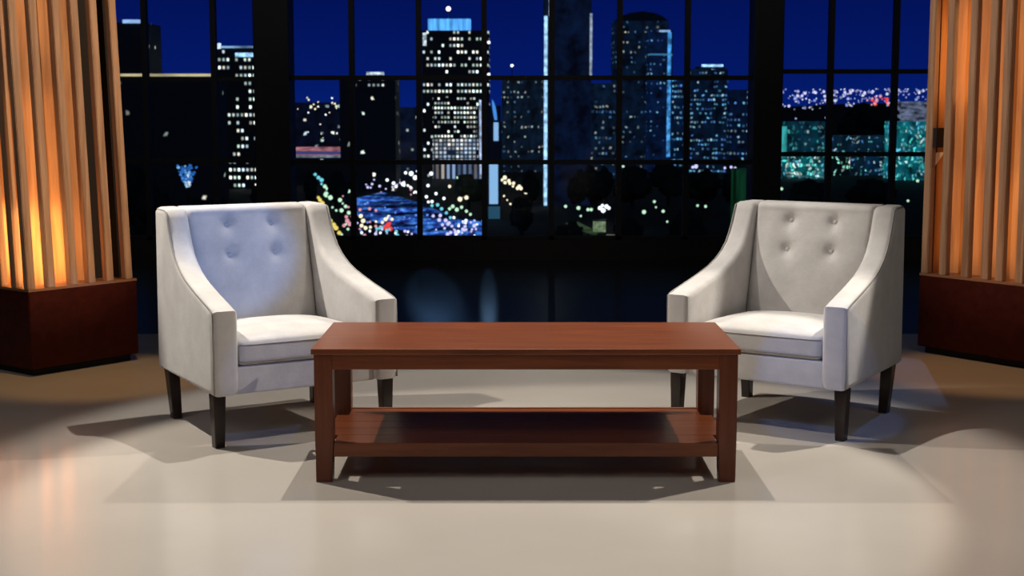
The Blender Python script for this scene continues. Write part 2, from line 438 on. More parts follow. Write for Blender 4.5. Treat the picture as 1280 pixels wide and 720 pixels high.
# ------------------------------------------------------------------ coffee table
def make_table():
    t = empty('coffee_table', (.047, 5.105, 0))
    L, D, H = 1.452, .630, .462
    x, y = L/2, D/2
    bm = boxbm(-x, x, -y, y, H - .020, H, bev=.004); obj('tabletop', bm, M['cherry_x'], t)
    lx, ly, w = x - .040, y - .040, .062
    for sx in (-1, 1):
        for sy in (-1, 1):
            b = bmesh.new()
            box(b, sx*lx - w/2, sx*lx + w/2, sy*ly - w/2, sy*ly + w/2, .158, H - .0195, bev=.0015)
            taperpost(b, sx*(lx + .002), sy*(ly + .002), .055, sx*lx, sy*ly, w, 0, .16, bev=.002)
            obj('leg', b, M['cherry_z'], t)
    a = .052
    for s in (-1, 1):
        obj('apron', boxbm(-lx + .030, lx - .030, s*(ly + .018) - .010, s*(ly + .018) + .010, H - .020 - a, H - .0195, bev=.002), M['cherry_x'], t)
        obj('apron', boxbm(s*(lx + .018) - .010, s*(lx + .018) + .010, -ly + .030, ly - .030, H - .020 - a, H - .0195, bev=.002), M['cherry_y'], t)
    b = bmesh.new(); nb = 5                    # planked lower shelf
    y0, y1 = -ly - .004, ly + .004
    for i in range(nb):
        ya = y0 + (y1 - y0)*i/nb; yb = y0 + (y1 - y0)*(i + 1)/nb
        ex = .031 if i in (0, nb - 1) else -.012
        box(b, -lx + ex, lx - ex, ya + .0008, yb - .0008, .118, .134, bev=.001)
    obj('shelf', b, M['cherry_x'], t)
    for s in (-1, 1):
        obj('shelf_rail', boxbm(-lx + .030, lx - .030, s*(ly + .016) - .010, s*(ly + .016) + .010, .088, .136, bev=.002), M['cherry_x'], t)
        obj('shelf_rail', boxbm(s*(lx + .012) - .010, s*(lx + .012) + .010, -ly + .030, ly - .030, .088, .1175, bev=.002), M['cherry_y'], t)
    return tag(t, 'long reddish brown wooden coffee table with lower shelf, standing between the two armchairs', 'table')
make_table()

# ------------------------------------------------------------------ slatted towers
def tower(corner, d1, l1, d2, l2, slats1, slats2, lean, panel1, label, toe=.03, endp=False):
    """corner: the plan corner towards the camera; face 1 runs from it along d1, face 2 along d2"""
    t = empty('slatted_tower', (corner[0], corner[1], 0))
    d1 = Vector((*d1, 0)).normalized(); d2 = Vector((*d2, 0)).normalized()
    n1 = -d2; n2 = -d1                       # outward normals (faces are square to each other)
    HB, HT = .42, 2.75
    def P(a, b, z): return d1*a + d2*b + Vector((lean*max(0, z - HB), 0, z))
    def prism(bm, a0, a1, b0, b1, z0, z1, bev=0, mi=0):
        vs = [bm.verts.new(P(a, b, z)) for z in (z0, z1) for a, b in ((a0, b0), (a1, b0), (a1, b1), (a0, b1))]
        fs = [bm.faces.new([vs[i] for i in q]) for q in ((0,1,2,3),(4,5,6,7),(0,1,5,4),(1,2,6,5),(2,3,7,6),(3,0,4,7))]
        for f in fs: f.material_index = mi
        if bev:
            bmesh.ops.recalc_face_normals(bm, faces=fs)
            bmesh.ops.bevel(bm, geom=list({e for f in fs for e in f.edges}), offset=bev, segments=2, affect='EDGES')
    bm = bmesh.new(); prism(bm, 0, l1, 0, l2, .035, HB - .012, bev=.004); obj('base', bm, M['base'], t)
    bm = bmesh.new(); prism(bm, toe, l1 - toe, toe, l2 - toe, 0, .036); obj('toe_kick', bm, M['black'], t)
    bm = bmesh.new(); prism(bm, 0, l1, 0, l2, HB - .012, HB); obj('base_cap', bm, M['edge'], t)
    sw, sd = .042, .038
    for a in slats1:
        bm = bmesh.new(); prism(bm, a - sw/2, a + sw/2, .004, .004 + sd, HB, HT, bev=.003); obj('slat', bm, M['slat'], t)
    for b_ in slats2:
        bm = bmesh.new(); prism(bm, .004, .004 + sd, b_ - sw/2, b_ + sw/2, HB, HT, bev=.003); obj('slat', bm, M['slat'], t)
    bm = bmesh.new(); prism(bm, panel1[0], panel1[1], .15, .168, HB, HT); prism(bm, panel1[0], panel1[0] + .018, .169, l2 - .05, HB, HT)
    if endp: prism(bm, l1 - .030, l1 - .012, .07, l2 - .05, HB, HT)
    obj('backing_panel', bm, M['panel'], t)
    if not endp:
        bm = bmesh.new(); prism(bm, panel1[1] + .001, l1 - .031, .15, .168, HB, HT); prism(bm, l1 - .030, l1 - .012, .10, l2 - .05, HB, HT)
        obj('gap_shade_panel', bm, M['gap_shade'], t)  # dark sheets added behind the last gaps to keep them black
    bm = bmesh.new(); prism(bm, 0, l1, 0, l2, HT, HT + .03); obj('top_board', bm, M['base'], t)
    return tag(t, label, 'slatted tower', 'slatted wooden towers'), d1, d2, P
c0 = on(40, 472)
e0 = on(174, 450)
dl = (e0 - c0); l1 = dl.length
TL, d1, d2, P1 = tower((c0.x, c0.y), (dl.x, dl.y), l1, (-dl.y, dl.x), .75,
      [.022, .132, .259, .361, .469, .582], [.13, .25, .37, .49, .61], -.030, (.13, .47),
      'tall slatted wooden tower glowing orange on dark red base, beside the blue-lit armchair')
TLo = Vector((c0.x, c0.y, 0))
# right tower: its near corner lies just outside the picture
e2 = on(1146, 440); dr = Vector((.59, -.81, 0)).normalized(); lr = .78
c2 = e2 + dr*lr
TR, f1, f2, P2 = tower((c2.x, c2.y), (-dr.x, -dr.y), lr, (-dr.y*1.0, dr.x*1.0), .75,
      [.03, .110, .190, .305, .389, .506, .642, lr - .025], [.13, .25, .37, .49, .61], 0.0, (.13, lr - .03),
      'tall slatted wooden tower with greyer slats, beside the armchair with clear buttons', endp=True)
TRo = Vector((c2.x, c2.y, 0))
def on_end(px, py, a):                    # point of the end panel's inner face seen through the first gap
    d = ray(px, py); p0 = TRo + f1*a; s = (p0 - Vector((0, 0, EYE))).dot(f1) / d.dot(f1)
    return d*s + Vector((0, 0, EYE)) - TRo
pa, pb = on_end(1165, 160, lr - .036), on_end(1180, 184, lr - .036)
qa = [on_end(x, y, lr - .036) for x, y in ((1164, 191), (1179, 190), (1163, 213))]
bm = bmesh.new(); vs = [bm.verts.new(p) for p in (pa, Vector((pb.x, pb.y, pa.z)), pb, Vector((pa.x, pa.y, pb.z)))]
r_ = bmesh.ops.extrude_face_region(bm, geom=[bm.faces.new(vs)])
for v in [g for g in r_['geom'] if isinstance(g, bmesh.types.BMVert)]: v.co -= f1*.03
o = obj('lamp_housing', bm, M['black'], TR)
bm = bmesh.new(); vs = [bm.verts.new(p) for p in qa]
r_ = bmesh.ops.extrude_face_region(bm, geom=[bm.faces.new(vs)])
for v in [g for g in r_['geom'] if isinstance(g, bmesh.types.BMVert)]: v.co -= f1*.01
obj('white_wedge', bm, M['wedge_white'], TR, label='white triangular wedge')  # plain white wedge below the dark block

# ------------------------------------------------------------------ the city outside
GZ = -40.0
def gdist(py): return on(640, py, GZ).y
def bbox_b(name, px0, px1, ytop, Y, mat, depth=30.0, label='', group=None, zb=GZ, cat='building'):
    a = at(px0, ytop, Y); b = at(px1, ytop, Y)
    t = empty(name, ((a.x + b.x)/2, Y, zb))
    w = (b.x - a.x)/2; h = a.z - zb
    bm = bmesh.new(); box(bm, -w, w, 0, depth, 0, h)
    obj('facade', bm, mat, t)
    tag(t, label, cat, group)
    return t, w, h, Y
def addbox(t, name, px0, px1, py0, py1, mat, yoff=-.6, th=.5):
    """a lit strip, roof or panel fixed to the front of building t"""
    Y = t.location.y + yoff
    a = at(px0, py0, Y); b = at(px1, py1, Y)
    bm = bmesh.new(); l = t.location
    box(bm, a.x - l.x, b.x - l.x, yoff, yoff + th, b.z - l.z, a.z - l.z)
    return obj(name, bm, mat, t)

W = [(.85, 1, .9), (.75, 1, .85), (1, .95, .8), (.7, .9, 1)]
BLU = [(.15, .45, 1), (.25, .7, 1), (.5, .85, 1), (.1, .3, .9)]
TEAL = [(.1, .9, .8), (.2, 1, .9), (.15, .6, .9), (.7, 1, .95)]
dk = (.012, .014, .020)
m_strip_blue = emit('strip_light_blue', (.35, .65, 1), 1.6, ((.3, .3, .35), .35))
m_strip_white = emit('strip_light_white', (.75, .9, 1), 1.0, ((.3, .3, .5), .3))
m_crown = emit('crown_blue', (.10, .42, 1), 1.3, ((.35, .35, .04), .4))
m_yellow = emit('roof_line_warm', (.9, .8, .45), .55, ((.06, .1, .1), .4))
m_roofblue = emit('roof_line_blue', (.35, .6, 1), .7, ((.1, .1, .1), .3))
m_panelblue = emit('pylon_panel_blue', (.30, .58, .95), .85)
m_dimblue = emit('pylon_dim_blue', (.05, .20, .35), .35)
m_mast = principled('mast_steel', (.05, .05, .06), .5)
m_red = emit('beacon_pink', (1, .75, .85), 2.5)

grp = 'buildings of the night skyline'
t, w, h, Y = bbox_b('tower_block', 118, 182, 28, 700, facade('facade_slab', dk, 3, 4, .05, W, .6, seed=1, jit=3.0), 30, 'dark tower with pale blue roof line, next to the orange slatted tower', grp)
addbox(t, 'roof_light', 153, 176, 24.5, 29, m_roofblue)
t, w, h, Y = bbox_b('office_block', 100, 266, 96, 620, facade('facade_low_dark', (.008, .010, .014), 3.2, 4.5, .035, W, .7, seed=2, jit=3.0), 30, 'wide dark block with a thin warm line of light along its roof', grp)
addbox(t, 'roof_light', 150, 266, 92.2, 95.4, m_yellow)
t, w, h, Y = bbox_b('tower_block', 266, 334, 60, 780, facade('facade_pillar', dk, 2.3, 4.2, .50, W, 1.8, (.5, .34), .85, seed=3), 30, 'dark tower with rows of greenish lit floors, cut by the left-hand black pillar', grp)
addbox(t, 'roof_light', 271, 325, 57.5, 60, m_roofblue); addbox(t, 'sign_light', 270, 276, 54, 61, m_strip_white); addbox(t, 'sign_light', 294, 330, 66, 71, m_strip_blue)
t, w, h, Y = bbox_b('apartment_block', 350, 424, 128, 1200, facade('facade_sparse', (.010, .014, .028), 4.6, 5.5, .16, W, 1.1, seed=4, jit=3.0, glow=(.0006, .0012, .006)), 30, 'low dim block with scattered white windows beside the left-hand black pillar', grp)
t, w, h, Y = bbox_b('office_block', 424, 494, 96, 760, facade('facade_dark_a', (.010, .012, .020), 2.6, 4.0, .05, W, 1.2, seed=5, jit=3.0), 30, 'dark flat-topped block with two rows of lights under its roof', grp)
t['label'] = 'dark flat-topped block with a few lights just under its roof'
addbox(t, 'roof_light', 458, 480, 90, 93.5, m_strip_white)
fa = facade('facade_top_rows', dk, 2.4, 3.2, .62, W, 1.2, seed=6)
addbox(t, 'lit_floor', 445, 482, 98, 111, fa)
t, w, h, Y = bbox_b('office_block', 494, 526, 134, 900, facade('facade_dark_b', (.012, .015, .03), 3, 4, .06, W, .6, seed=7, glow=(.001, .0030, .012)), 30, 'dim navy block tucked against the tower with the blue crown', grp)
# the tower with the blue crown
t, w, h, Y = bbox_b('skyscraper', 527, 611, 38, 900, facade('facade_crowned', dk, 2.35, 4.0, .52, W, 2.0, (.5, .36), .85, seed=8), 34, 'tall tower full of lit windows under a bright blue crown', grp)
addbox(t, 'crown', 535, 588, 23.5, 38, m_crown, .2, 12)
addbox(t, 'edge_light', 528.5, 533, 41, 57, m_strip_white); addbox(t, 'edge_light', 599, 603, 125, 228, emit('edge_blue_white', (.55, .7, 1), .9, ((.3, .3, .25), .25)))
addbox(t, 'lit_floor', 541, 596, 122, 172, facade('facade_crowned_mid', dk, 2.0, 2.9, .85, W, 1.5, (.55, .42), .4, seed=9))
addbox(t, 'lit_floor', 541, 598, 174, 202, facade('facade_crowned_low', (.02, .03, .05), 2.6, 2.5, .92, [(.8, .95, 1), (.6, .8, 1), (1, .95, .85)], .9, (.6, .6), .2, seed=10, glow=(.004, .010, .03)))
addbox(t, 'colonnade', 541, 600, 204, 230, facade('facade_crowned_base', (.02, .03, .06), 3.4, 60, .95, [(.45, .65, 1), (.8, .7, .55), (.5, .7, 1)], .45, (.5, 1), .1, seed=11, glow=(.004, .010, .03)))
l = t.location
bm = bmesh.new(); a = at(560.5, 23, 906) - l; b2 = at(560.5, 11, 906) - l
tube(bm, [(a.x, 6, a.z - 2), (b2.x, 6, b2.z)], .35, 6); ms = obj('mast', bm, m_mast, t)
bm = bmesh.new(); bmesh.ops.create_icosphere(bm, subdivisions=2, radius=1.5)
for v in bm.verts: v.co += Vector((b2.x, 6, b2.z))
obj('beacon', bm, m_red, ms)
# the slender pylon
t, w, h, Y = bbox_b('pylon', 609, 626, 132, 560, principled('pylon_dark', (.01, .014, .02), .5), 5, 'slender pylon with pale blue lit panels, next to the tower with the blue crown', grp)
addbox(t, 'lit_panel', 611.5, 622.5, 203, 255, m_panelblue); addbox(t, 'lit_panel', 617, 623, 153, 176, m_panelblue)
addbox(t, 'lit_panel', 610.5, 625, 258, 300, m_dimblue)
bm = bmesh.new(); Yp = 559.4
cur = [(615, 124), (617, 127), (619.5, 134), (621, 143), (621.5, 150), (618, 150), (616.5, 142), (615.2, 133)]
vs = [bm.verts.new(at(x, y, Yp) - t.location) for x, y in cur]; f = bm.faces.new(vs)
bmesh.ops.extrude_face_region(bm, geom=[f])
obj('lit_fin', bm, emit('fin_blue', (.08, .35, 1), .8), t)
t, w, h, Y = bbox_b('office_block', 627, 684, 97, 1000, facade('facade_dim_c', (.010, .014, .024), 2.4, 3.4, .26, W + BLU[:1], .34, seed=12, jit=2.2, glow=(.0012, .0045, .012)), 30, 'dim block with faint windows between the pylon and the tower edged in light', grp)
# the tower edged in light
t, w, h, Y = bbox_b('skyscraper', 681, 741, -190, 640, facade('facade_edged', (.010, .014, .028), 3, 4, .02, BLU, .3, seed=13, glow=(.0008, .0030, .013)), 26, 'tall dark tower with a bright blue-white light running up one edge', grp)
addbox(t, 'edge_light', 680.3, 683.6, 20, 302, emit('edge_light_blue', (.38, .68, 1), 1.25, ((.4, .4, .45), .45)))
addbox(t, 'edge_light', 687, 689, -190, 20, m_strip_white); addbox(t, 'edge_light', 737.5, 740, 17, 94, emit('edge_light_grey', (.6, .75, .95), .55, ((.3, .3, .3), .3)))
t, w, h, Y = bbox_b('office_block', 690, 772, 104, 900, facade('facade_faint', (.010, .014, .026), 2.2, 3.2, .42, BLU + W, .26, (.55, .4), .6, seed=14, jit=2.2, glow=(.0012, .0050, .014)), 30, 'wide block of faint blue windows behind the tower edged in light', grp)
# the round-topped pair
t, w, h, Y = bbox_b('skyscraper', 768, 836, 26, 1000, facade('facade_round', (.008, .012, .022), 2.6, 3.4, .20, BLU + W, .30, seed=15, jit=2.2, glow=(.0008, .0040, .013)), 30, 'dark tower with a rounded top and a blue outlined wing', grp)
bm = bmesh.new(); pts = [(768, 26), (776, 20), (788, 16), (804, 14), (818, 16), (828, 20), (836, 26)]
vs = [bm.verts.new(at(x, y, 1001) - t.location) for x, y in pts]; f = bm.faces.new(vs)
r = bmesh.ops.extrude_face_region(bm, geom=[f])
for v in [g for g in r['geom'] if isinstance(g, bmesh.types.BMVert)]: v.co.y += 28
obj('rounded_roof', bm, principled('roof_dark', (.01, .013, .022), .6), t)
addbox(t, 'wing', 810, 839, 38, 215, facade('facade_wing', (.008, .02, .05), 2.2, 3.2, .22, BLU, .5, seed=16, jit=2.2, glow=(.0006, .004, .02)), -14, 13)
addbox(t, 'edge_light', 835, 837.3, 40, 196, emit('edge_cyan', (.08, .42, 1), .9, ((.3, .3, .25), .25)), -14.6); addbox(t, 'edge_light', 812, 837, 67, 69, emit('edge_cyan_dim', (.1, .4, .8), .4), -14.6)
addbox(t, 'edge_light', 824, 838, 37.5, 40, m_roofblue, -14.6); addbox(t, 'roof_light', 770, 786, 35, 41, facade('facade_roof_lights', dk, 2.4, 3, .6, W, .8, seed=17), -.6)
t, w, h, Y = bbox_b('office_block', 838, 864, 100, 1100, facade('facade_cyan_rows', (.008, .02, .05), 2.2, 4.0, .6, BLU + TEAL[2:3], .75, (.65, .36), .5, seed=18, jit=2.2, glow=(.0006, .005, .02)), 30, 'narrow block with rows of cyan windows beside the blue outlined wing', grp)
t, w, h, Y = bbox_b('office_block', 862, 910, 86, 980, facade('facade_cyan_grid', (.008, .016, .035), 1.9, 3.0, .5, BLU + TEAL[2:3], .7, (.6, .38), .75, seed=19, jit=2.2, glow=(.0006, .004, .014)), 30, 'blue-lit office block with a bright pale line along its roof', grp)
addbox(t, 'roof_light', 877, 904, 80.5, 83.5, m_strip_blue); addbox(t, 'rooftop_box', 872, 906, 83, 86.5, principled('rooftop_dark', (.01, .014, .02), .6), 1, 14)
t, w, h, Y = bbox_b('office_block', 912, 950, 112, 1200, facade('facade_edge_blue', (.008, .014, .03), 3.4, 4.6, .40, BLU, .7, seed=20, jit=2.2, glow=(.0004, .003, .014)), 30, 'small blue-lit block half hidden behind the right-hand black pillar', grp)
# right bay
t, w, h, Y = bbox_b('glass_hall', 955, 1036, 152, 900, facade('facade_teal_a', (.01, .05, .06), 2.0, 2.6, .42, TEAL, .30, (.6, .6), .4, seed=21, jit=5.0, glow=(.001, .016, .028)), 30, 'teal glowing glass hall beside the pillar, above the buttoned armchair', grp)
addbox(t, 'lit_floor', 978, 1034, 196, 221, facade('facade_teal_b', (.01, .06, .07), 1.7, 2.6, .62, TEAL + W[:2], .85, (.6, .65), .3, seed=22, jit=5.0, glow=(.002, .06, .07)))
addbox(t, 'lit_panel', 976, 983, 158, 194, emit('teal_panel', (.08, .75, .75), .5, ((.2, .2, .1), .4)))
t, w, h, Y = bbox_b('glass_hall', 1038, 1118, 170, 950, facade('facade_teal_c', (.01, .03, .05), 2.0, 2.4, .40, TEAL + BLU, .5, (.5, .5), .5, seed=23, jit=5.0, glow=(.001, .007, .016)), 30, 'teal and blue speckled hall behind the dark tree mass', grp)
addbox(t, 'lit_floor', 1082, 1117, 196, 214, facade('facade_teal_d', (.01, .03, .05), 1.9, 2.6, .6, BLU + TEAL + W, .9, (.55, .6), .4, seed=24, jit=5.0, glow=(.001, .01, .03)))
addbox(t, 'lit_floor', 1038, 1062, 196, 220, facade('facade_teal_e', (.01, .03, .04), 2.0, 2.8, .5, [(.3, .9, .6), (.4, 1, .8), (.9, 1, .9)], 1.0, (.55, .6), .4, seed=29, jit=5.0))
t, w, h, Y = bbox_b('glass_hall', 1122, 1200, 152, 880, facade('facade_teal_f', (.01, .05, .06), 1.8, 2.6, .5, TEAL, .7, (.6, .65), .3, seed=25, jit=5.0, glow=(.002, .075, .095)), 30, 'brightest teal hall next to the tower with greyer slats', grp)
t, w, h, Y = bbox_b('low_building', 1128, 1200, 127, 1700, emit('pale_roof', (.40, .50, .8), .28, ((.09, .05, .25), .1)), 30, 'pale lit low building on the hill next to the greyer slatted tower', grp, zb=GZ)
# dark green lit wall by the pillar
t, w, h, Y = bbox_b('low_building', 922, 944, 212, 430, emit('green_lit_wall', (.02, .16, .075), .22, ((.3, .1, .05), .2)), 12, 'small building with a dim green lit wall by the right-hand black pillar', grp)
# elevated road with pinkish light, far left of the centre window
t, w, h, Y = bbox_b('elevated_road', 356, 430, 184, 800, emit('pink_road_light', (.75, .30, .36), .55, ((.15, .1, .9), .25)), 8, 'band of pinkish light from an elevated road, beside the left-hand black pillar', None, zb=at(400, 196, 800).z, cat='road')
addbox(t, 'rail_light', 360, 430, 189, 193, emit('violet_rail', (.10, .10, .35), .5))
addbox(t, 'rail_light', 360, 428, 194, 197, emit('grey_rail', (.35, .42, .5), .45, ((.2, .2, .2), .4)))

# ground, avenue, hill
struct('terrain', boxbm(-3000, 3000, 60, 6000, GZ - 1, GZ), principled('city_ground_dark', (.003, .005, .004), .8, noise=(.02, .4)))
def ground_poly(name, pix, z, mat):
    bm = bmesh.new(); bm.faces.new([bm.verts.new(on(x, y, z)) for x, y in pix])
    return struct(name, bm, mat)
def avenue_mat():  # blue street light put into the road's own emission
    m, nt, ns, ln, out = newmat('avenue_blue_light')
    tc = N(nt, 'ShaderNodeTexCoord'); mp = N(nt, 'ShaderNodeMapping'); mp.inputs['Scale'].default_value = (.30, .05, 1); mp.inputs['Rotation'].default_value = (0, 0, .05)
    ln.new(tc.outputs['Object'], mp.inputs['Vector'])
    nz = N(nt, 'ShaderNodeTexNoise'); nz.inputs['Scale'].default_value = 1; nz.inputs['Detail'].default_value = 4; nz.inputs['Roughness'].default_value = .7
    ln.new(mp.outputs[0], nz.inputs['Vector'])
    cr = N(nt, 'ShaderNodeValToRGB'); e = cr.color_ramp.elements
    e[0].position = .36; e[0].color = (.010, .006, .035, 1); e[1].position = .48; e[1].color = (.012, .045, .28, 1)
    x = e.new(.58); x.color = (.03, .16, .5, 1); x = e.new(.68); x.color = (.16, .22, .7, 1); x = e.new(.78); x.color = (.7, .75, 1, 1)
    ln.new(nz.outputs['Fac'], cr.inputs['Fac'])
    n2 = N(nt, 'ShaderNodeTexNoise'); n2.inputs['Scale'].default_value = .045; n2.inputs['Detail'].default_value = 3
    ln.new(tc.outputs['Object'], n2.inputs['Vector'])
    mr = N(nt, 'ShaderNodeMapRange'); mr.inputs['From Min'].default_value = .40; mr.inputs['From Max'].default_value = .62; mr.inputs['To Min'].default_value = .06; mr.inputs['To Max'].default_value = 1.9
    ln.new(n2.outputs['Fac'], mr.inputs['Value'])
    em = N(nt, 'ShaderNodeEmission'); ln.new(mr.outputs[0], em.inputs['Strength']); ln.new(cr.outputs['Color'], em.inputs['Color']); ln.new(em.outputs[0], out.inputs[0])
    m.cycles.emission_sampling = 'NONE'
    return m
ground_poly('road', [(446, 247), (478, 240), (520, 252), (560, 268), (604, 278), (606, 312), (560, 306), (530, 294), (490, 285), (444, 268)], GZ + .1, avenue_mat())
# hill with far lights (right) and low far ground
bm = bmesh.new()
prof = [(-900, 0), (0, 4), (300, 12), (420, 34), (600, 52), (760, 60), (1000, 62), (1400, 40)]
A = [bm.verts.new((x, 2500, GZ)) for x, z in prof]; B = [bm.verts.new((x, 3300, GZ + z)) for x, z in prof]
for i in range(len(prof) - 1): bm.faces.new((A[i], A[i+1], B[i+1], B[i]))
struct('hill', bm, principled('hill_dark', (.006, .010, .02), .9))

# light points ------------------------------------------------------------
def globe_mat(name, col, s): return emit(name, col, s)
LC = {'white': globe_mat('lamp_white_glow', (.9, .95, 1), 1.6), 'lav': globe_mat('lamp_lavender', (.62, .60, 1), 1.2), 'green': globe_mat('lamp_greenish', (.62, 1, .7), 1.0),
      'yellow': globe_mat('lamp_yellow', (1, .8, .18), .9), 'red': globe_mat('lamp_red', (1, .08, .07), .9), 'pink': globe_mat('lamp_pink', (1, .45, .55), .8),
      'cyan': globe_mat('lamp_cyan', (.2, .75, .9), .9), 'blue': globe_mat('lamp_blue', (.15, .3, 1), 1.0), 'warm': globe_mat('lamp_warm', (1, .9, .62), 1.3)}
lamp_protos = {}
def street_lamp(px, py, r_px, col, label, group, up=6.0):
    """a lamp post standing on the city ground, its globe seen at the given place"""
    d = ray(px, py); s = (GZ + up - EYE) / d.z
    if d.z >= 0 or s > 1500: s = 1400
    c = d * s + Vector((0, 0, EYE))
    r = r_px * c.y / F
    key = col
    if key not in lamp_protos:
        bm = bmesh.new(); bmesh.ops.create_icosphere(bm, subdivisions=2, radius=1.0)
        n0 = len(bm.faces)
        before = set(bm.faces)
        tube(bm, [(0, 0, -up/ .8), (0, 0, -.9)], .10, 5)
        for f in bm.faces:
            f.material_index = 0 if f in before else 1
        me_o = obj('street_lamp', bm, [LC[col], m_mast])
        lamp_protos[key] = me_o; o = me_o
    else:
        o = lamp_protos[key].copy(); C.objects.link(o)
    o.location = c; o.scale = (r, r, r)
    return tag(o, label, 'street lamp', group)
def many(lst, col, label, group):
    for x, y, r in lst: street_lamp(x, y, r, col, label, group)
rnd = random.Random(3)
def scatter(n, poly, rr):
    out = []
    while len(out) < n:
        x = rnd.uniform(min(p[0] for p in poly), max(p[0] for p in poly)); y = rnd.uniform(min(p[1] for p in poly), max(p[1] for p in poly))
        ins = False
        for i in range(len(poly)):
            (x1, y1), (x2, y2) = poly[i], poly[i-1]
            if (y1 > y) != (y2 > y) and x < (x2 - x1)*(y - y1)/(y2 - y1) + x1: ins = not ins
        if ins: out.append((x, y, rnd.uniform(*rr)))
    return out
many([(507, 216, 2), (514, 217, 3), (519, 222, 3), (539, 217, 2.5), (522, 214, 2), (484, 225, 2), (492, 229, 2.2), (504, 230, 2.8), (495, 233, 2), (461, 218, 2.2), (474, 218, 1.6), (535, 232, 2), (526, 239, 2), (545, 242, 2), (555, 248, 2), (533, 246, 2), (519, 240, 1.6), (513, 234, 1.6), (540, 252, 2)], 'white', 'white street lamp along the far edge of the blue-lit avenue', 'white lamps along the avenue')
many([(577, 237, 3), (579, 243, 3.4), (575, 249, 3), (583, 247, 2.6), (562, 233, 2)], 'warm', 'warm white lamp in the cluster by the dark round tree', 'warm lamps by the round tree')
many(scatter(46, [(540, 268), (606, 276), (606, 300), (545, 300)], (1.1, 2.4)), 'lav', 'lavender light in the crowded near end of the avenue', 'lavender lights at the near end of the avenue')
many(scatter(14, [(560, 270), (606, 280), (606, 300), (556, 300)], (1.2, 2.2)), 'white', 'white light among the lavender ones at the near end of the avenue', 'white lights at the near end of the avenue')
many([(410, 236, 3), (408, 243, 3.6), (413, 247, 3), (406, 233, 2.4), (436, 239, 2.2), (425, 250, 2.6), (432, 258, 2.2), (427, 263, 2.6), (436, 266, 2.4), (440, 244, 1.8)], 'green', 'pale green lamp among the trees behind the blue-lit armchair', 'pale green lamps among the trees')
many([(400, 250, 2.4), (403, 254, 2.8), (398, 247, 2), (408, 262, 2.6), (413, 276, 2.8), (417, 281, 3), (420, 285, 3), (424, 291, 2.6), (415, 284, 2.2), (411, 272, 2)], 'yellow', 'yellow lamp in the string above the armchair wing', 'yellow lamps by the armchair wing')
many([(485, 281, 3.2), (482, 284, 3), (488, 286, 3), (487, 279, 2)], 'red', 'red light in the cluster on the avenue', 'red lights on the avenue')
many([(434, 276, 2.8), (437, 280, 2.8), (430, 282, 2.2), (450, 262, 2), (462, 261, 2), (470, 263, 1.8), (442, 284, 2.2), (433, 271, 2.2)], 'pink', 'pink light along the side of the avenue', 'pink lights by the avenue')
many([(402, 225, 2.6), (398, 222, 2.4), (394, 218, 2), (402, 230, 1.6), (547, 256, 2.2), (552, 261, 2.2), (540, 257, 2), (558, 266, 2), (563, 272, 2)] + scatter(10, [(465, 280), (500, 285), (500, 300), (468, 300)], (1.4, 2.2)), 'cyan', 'cyan light beside the avenue', 'cyan lights beside the avenue')
many([(451, 270, 2.6), (454, 276, 2.8), (452, 282, 2.4), (457, 285, 2.4), (482, 274, 2.6), (486, 271, 2.4), (490, 274, 2), (478, 278, 2), (470, 277, 1.6), (463, 284, 1.8)], 'warm', 'pale lamp at the near verge of the avenue', 'pale lamps at the near verge')
many(scatter(22, [(448, 250), (540, 268), (540, 300), (448, 298)], (.9, 1.7)), 'blue', 'small blue light on the avenue', 'small blue lights on the avenue')
many([(562, 261, 2), (566, 258, 2.4), (571, 262, 2.6), (577, 259, 2), (583, 264, 2), (588, 268, 1.8)], 'green', 'pale green lamp under the dark round tree', 'pale green lamps under the round tree')
many(scatter(16, [(446, 212), (500, 214), (505, 238), (448, 244)], (.8, 1.7)), 'lav', 'small violet light beyond the upper side of the avenue', 'violet lights beyond the avenue')
many(scatter(9, [(446, 214), (520, 214), (540, 248), (448, 242)], (.8, 1.5)), 'pink', 'small pink light beyond the upper side of the avenue', 'pink lights beyond the avenue')
many(scatter(12, [(446, 268), (500, 284), (535, 296), (535, 300), (446, 300)], (1.0, 2.0)), 'lav', 'violet light in the lower left corner of the avenue', 'violet lights at the lower corner of the avenue')
many(scatter(9, [(446, 268), (500, 284), (535, 296), (535, 300), (446, 300)], (1.0, 2.0)), 'white', 'white light in the lower left corner of the avenue', 'white lights at the lower corner of the avenue')
many(scatter(5, [(446, 272), (500, 284), (535, 296), (446, 300)], (1.0, 2.0)), 'pink', 'pink light in the lower left corner of the avenue', 'pink lights at the lower corner of the avenue')
many(scatter(8, [(398, 215), (444, 225), (444, 295), (424, 295), (402, 245)], (.9, 1.8)), 'green', 'small green light among the trees above the armchair wing', 'small green lights among the trees')
many(scatter(5, [(420, 230), (444, 235), (444, 295), (426, 295)], (1.0, 1.8)), 'pink', 'pink light among the trees above the armchair wing', 'pink lights among the trees')
many(scatter(8, [(500, 228), (506, 226), (548, 258), (543, 262)], (1.0, 1.8)), 'white', 'small white light in the slanting row across the avenue', 'white slanting row across the avenue')
many([(572, 222, 1.6)], 'green', 'small lamp glowing on the face of the dark round tree', 'lamp on the round tree')
many([(627 + 5*i + rnd.uniform(-1, 1), 225 + 2.3*i + rnd.uniform(-2, 2), rnd.uniform(1.5, 2.5)) for i in range(9)] + [(631, 222, 2.6), (636, 226, 2.2), (642, 229, 2), (649, 233, 2.2)], 'warm', 'warm light in the bright string beside the pylon', 'warm lights beside the pylon')
many([(630, 245, 1.3), (638, 255, 1.4), (647, 262, 1.5), (652, 248, 1.3), (656, 257, 1.4), (660, 262, 1.2), (634, 250, 1.1)], 'warm', 'small dim light in the dark below the bright string by the pylon', 'small lights below the bright string')
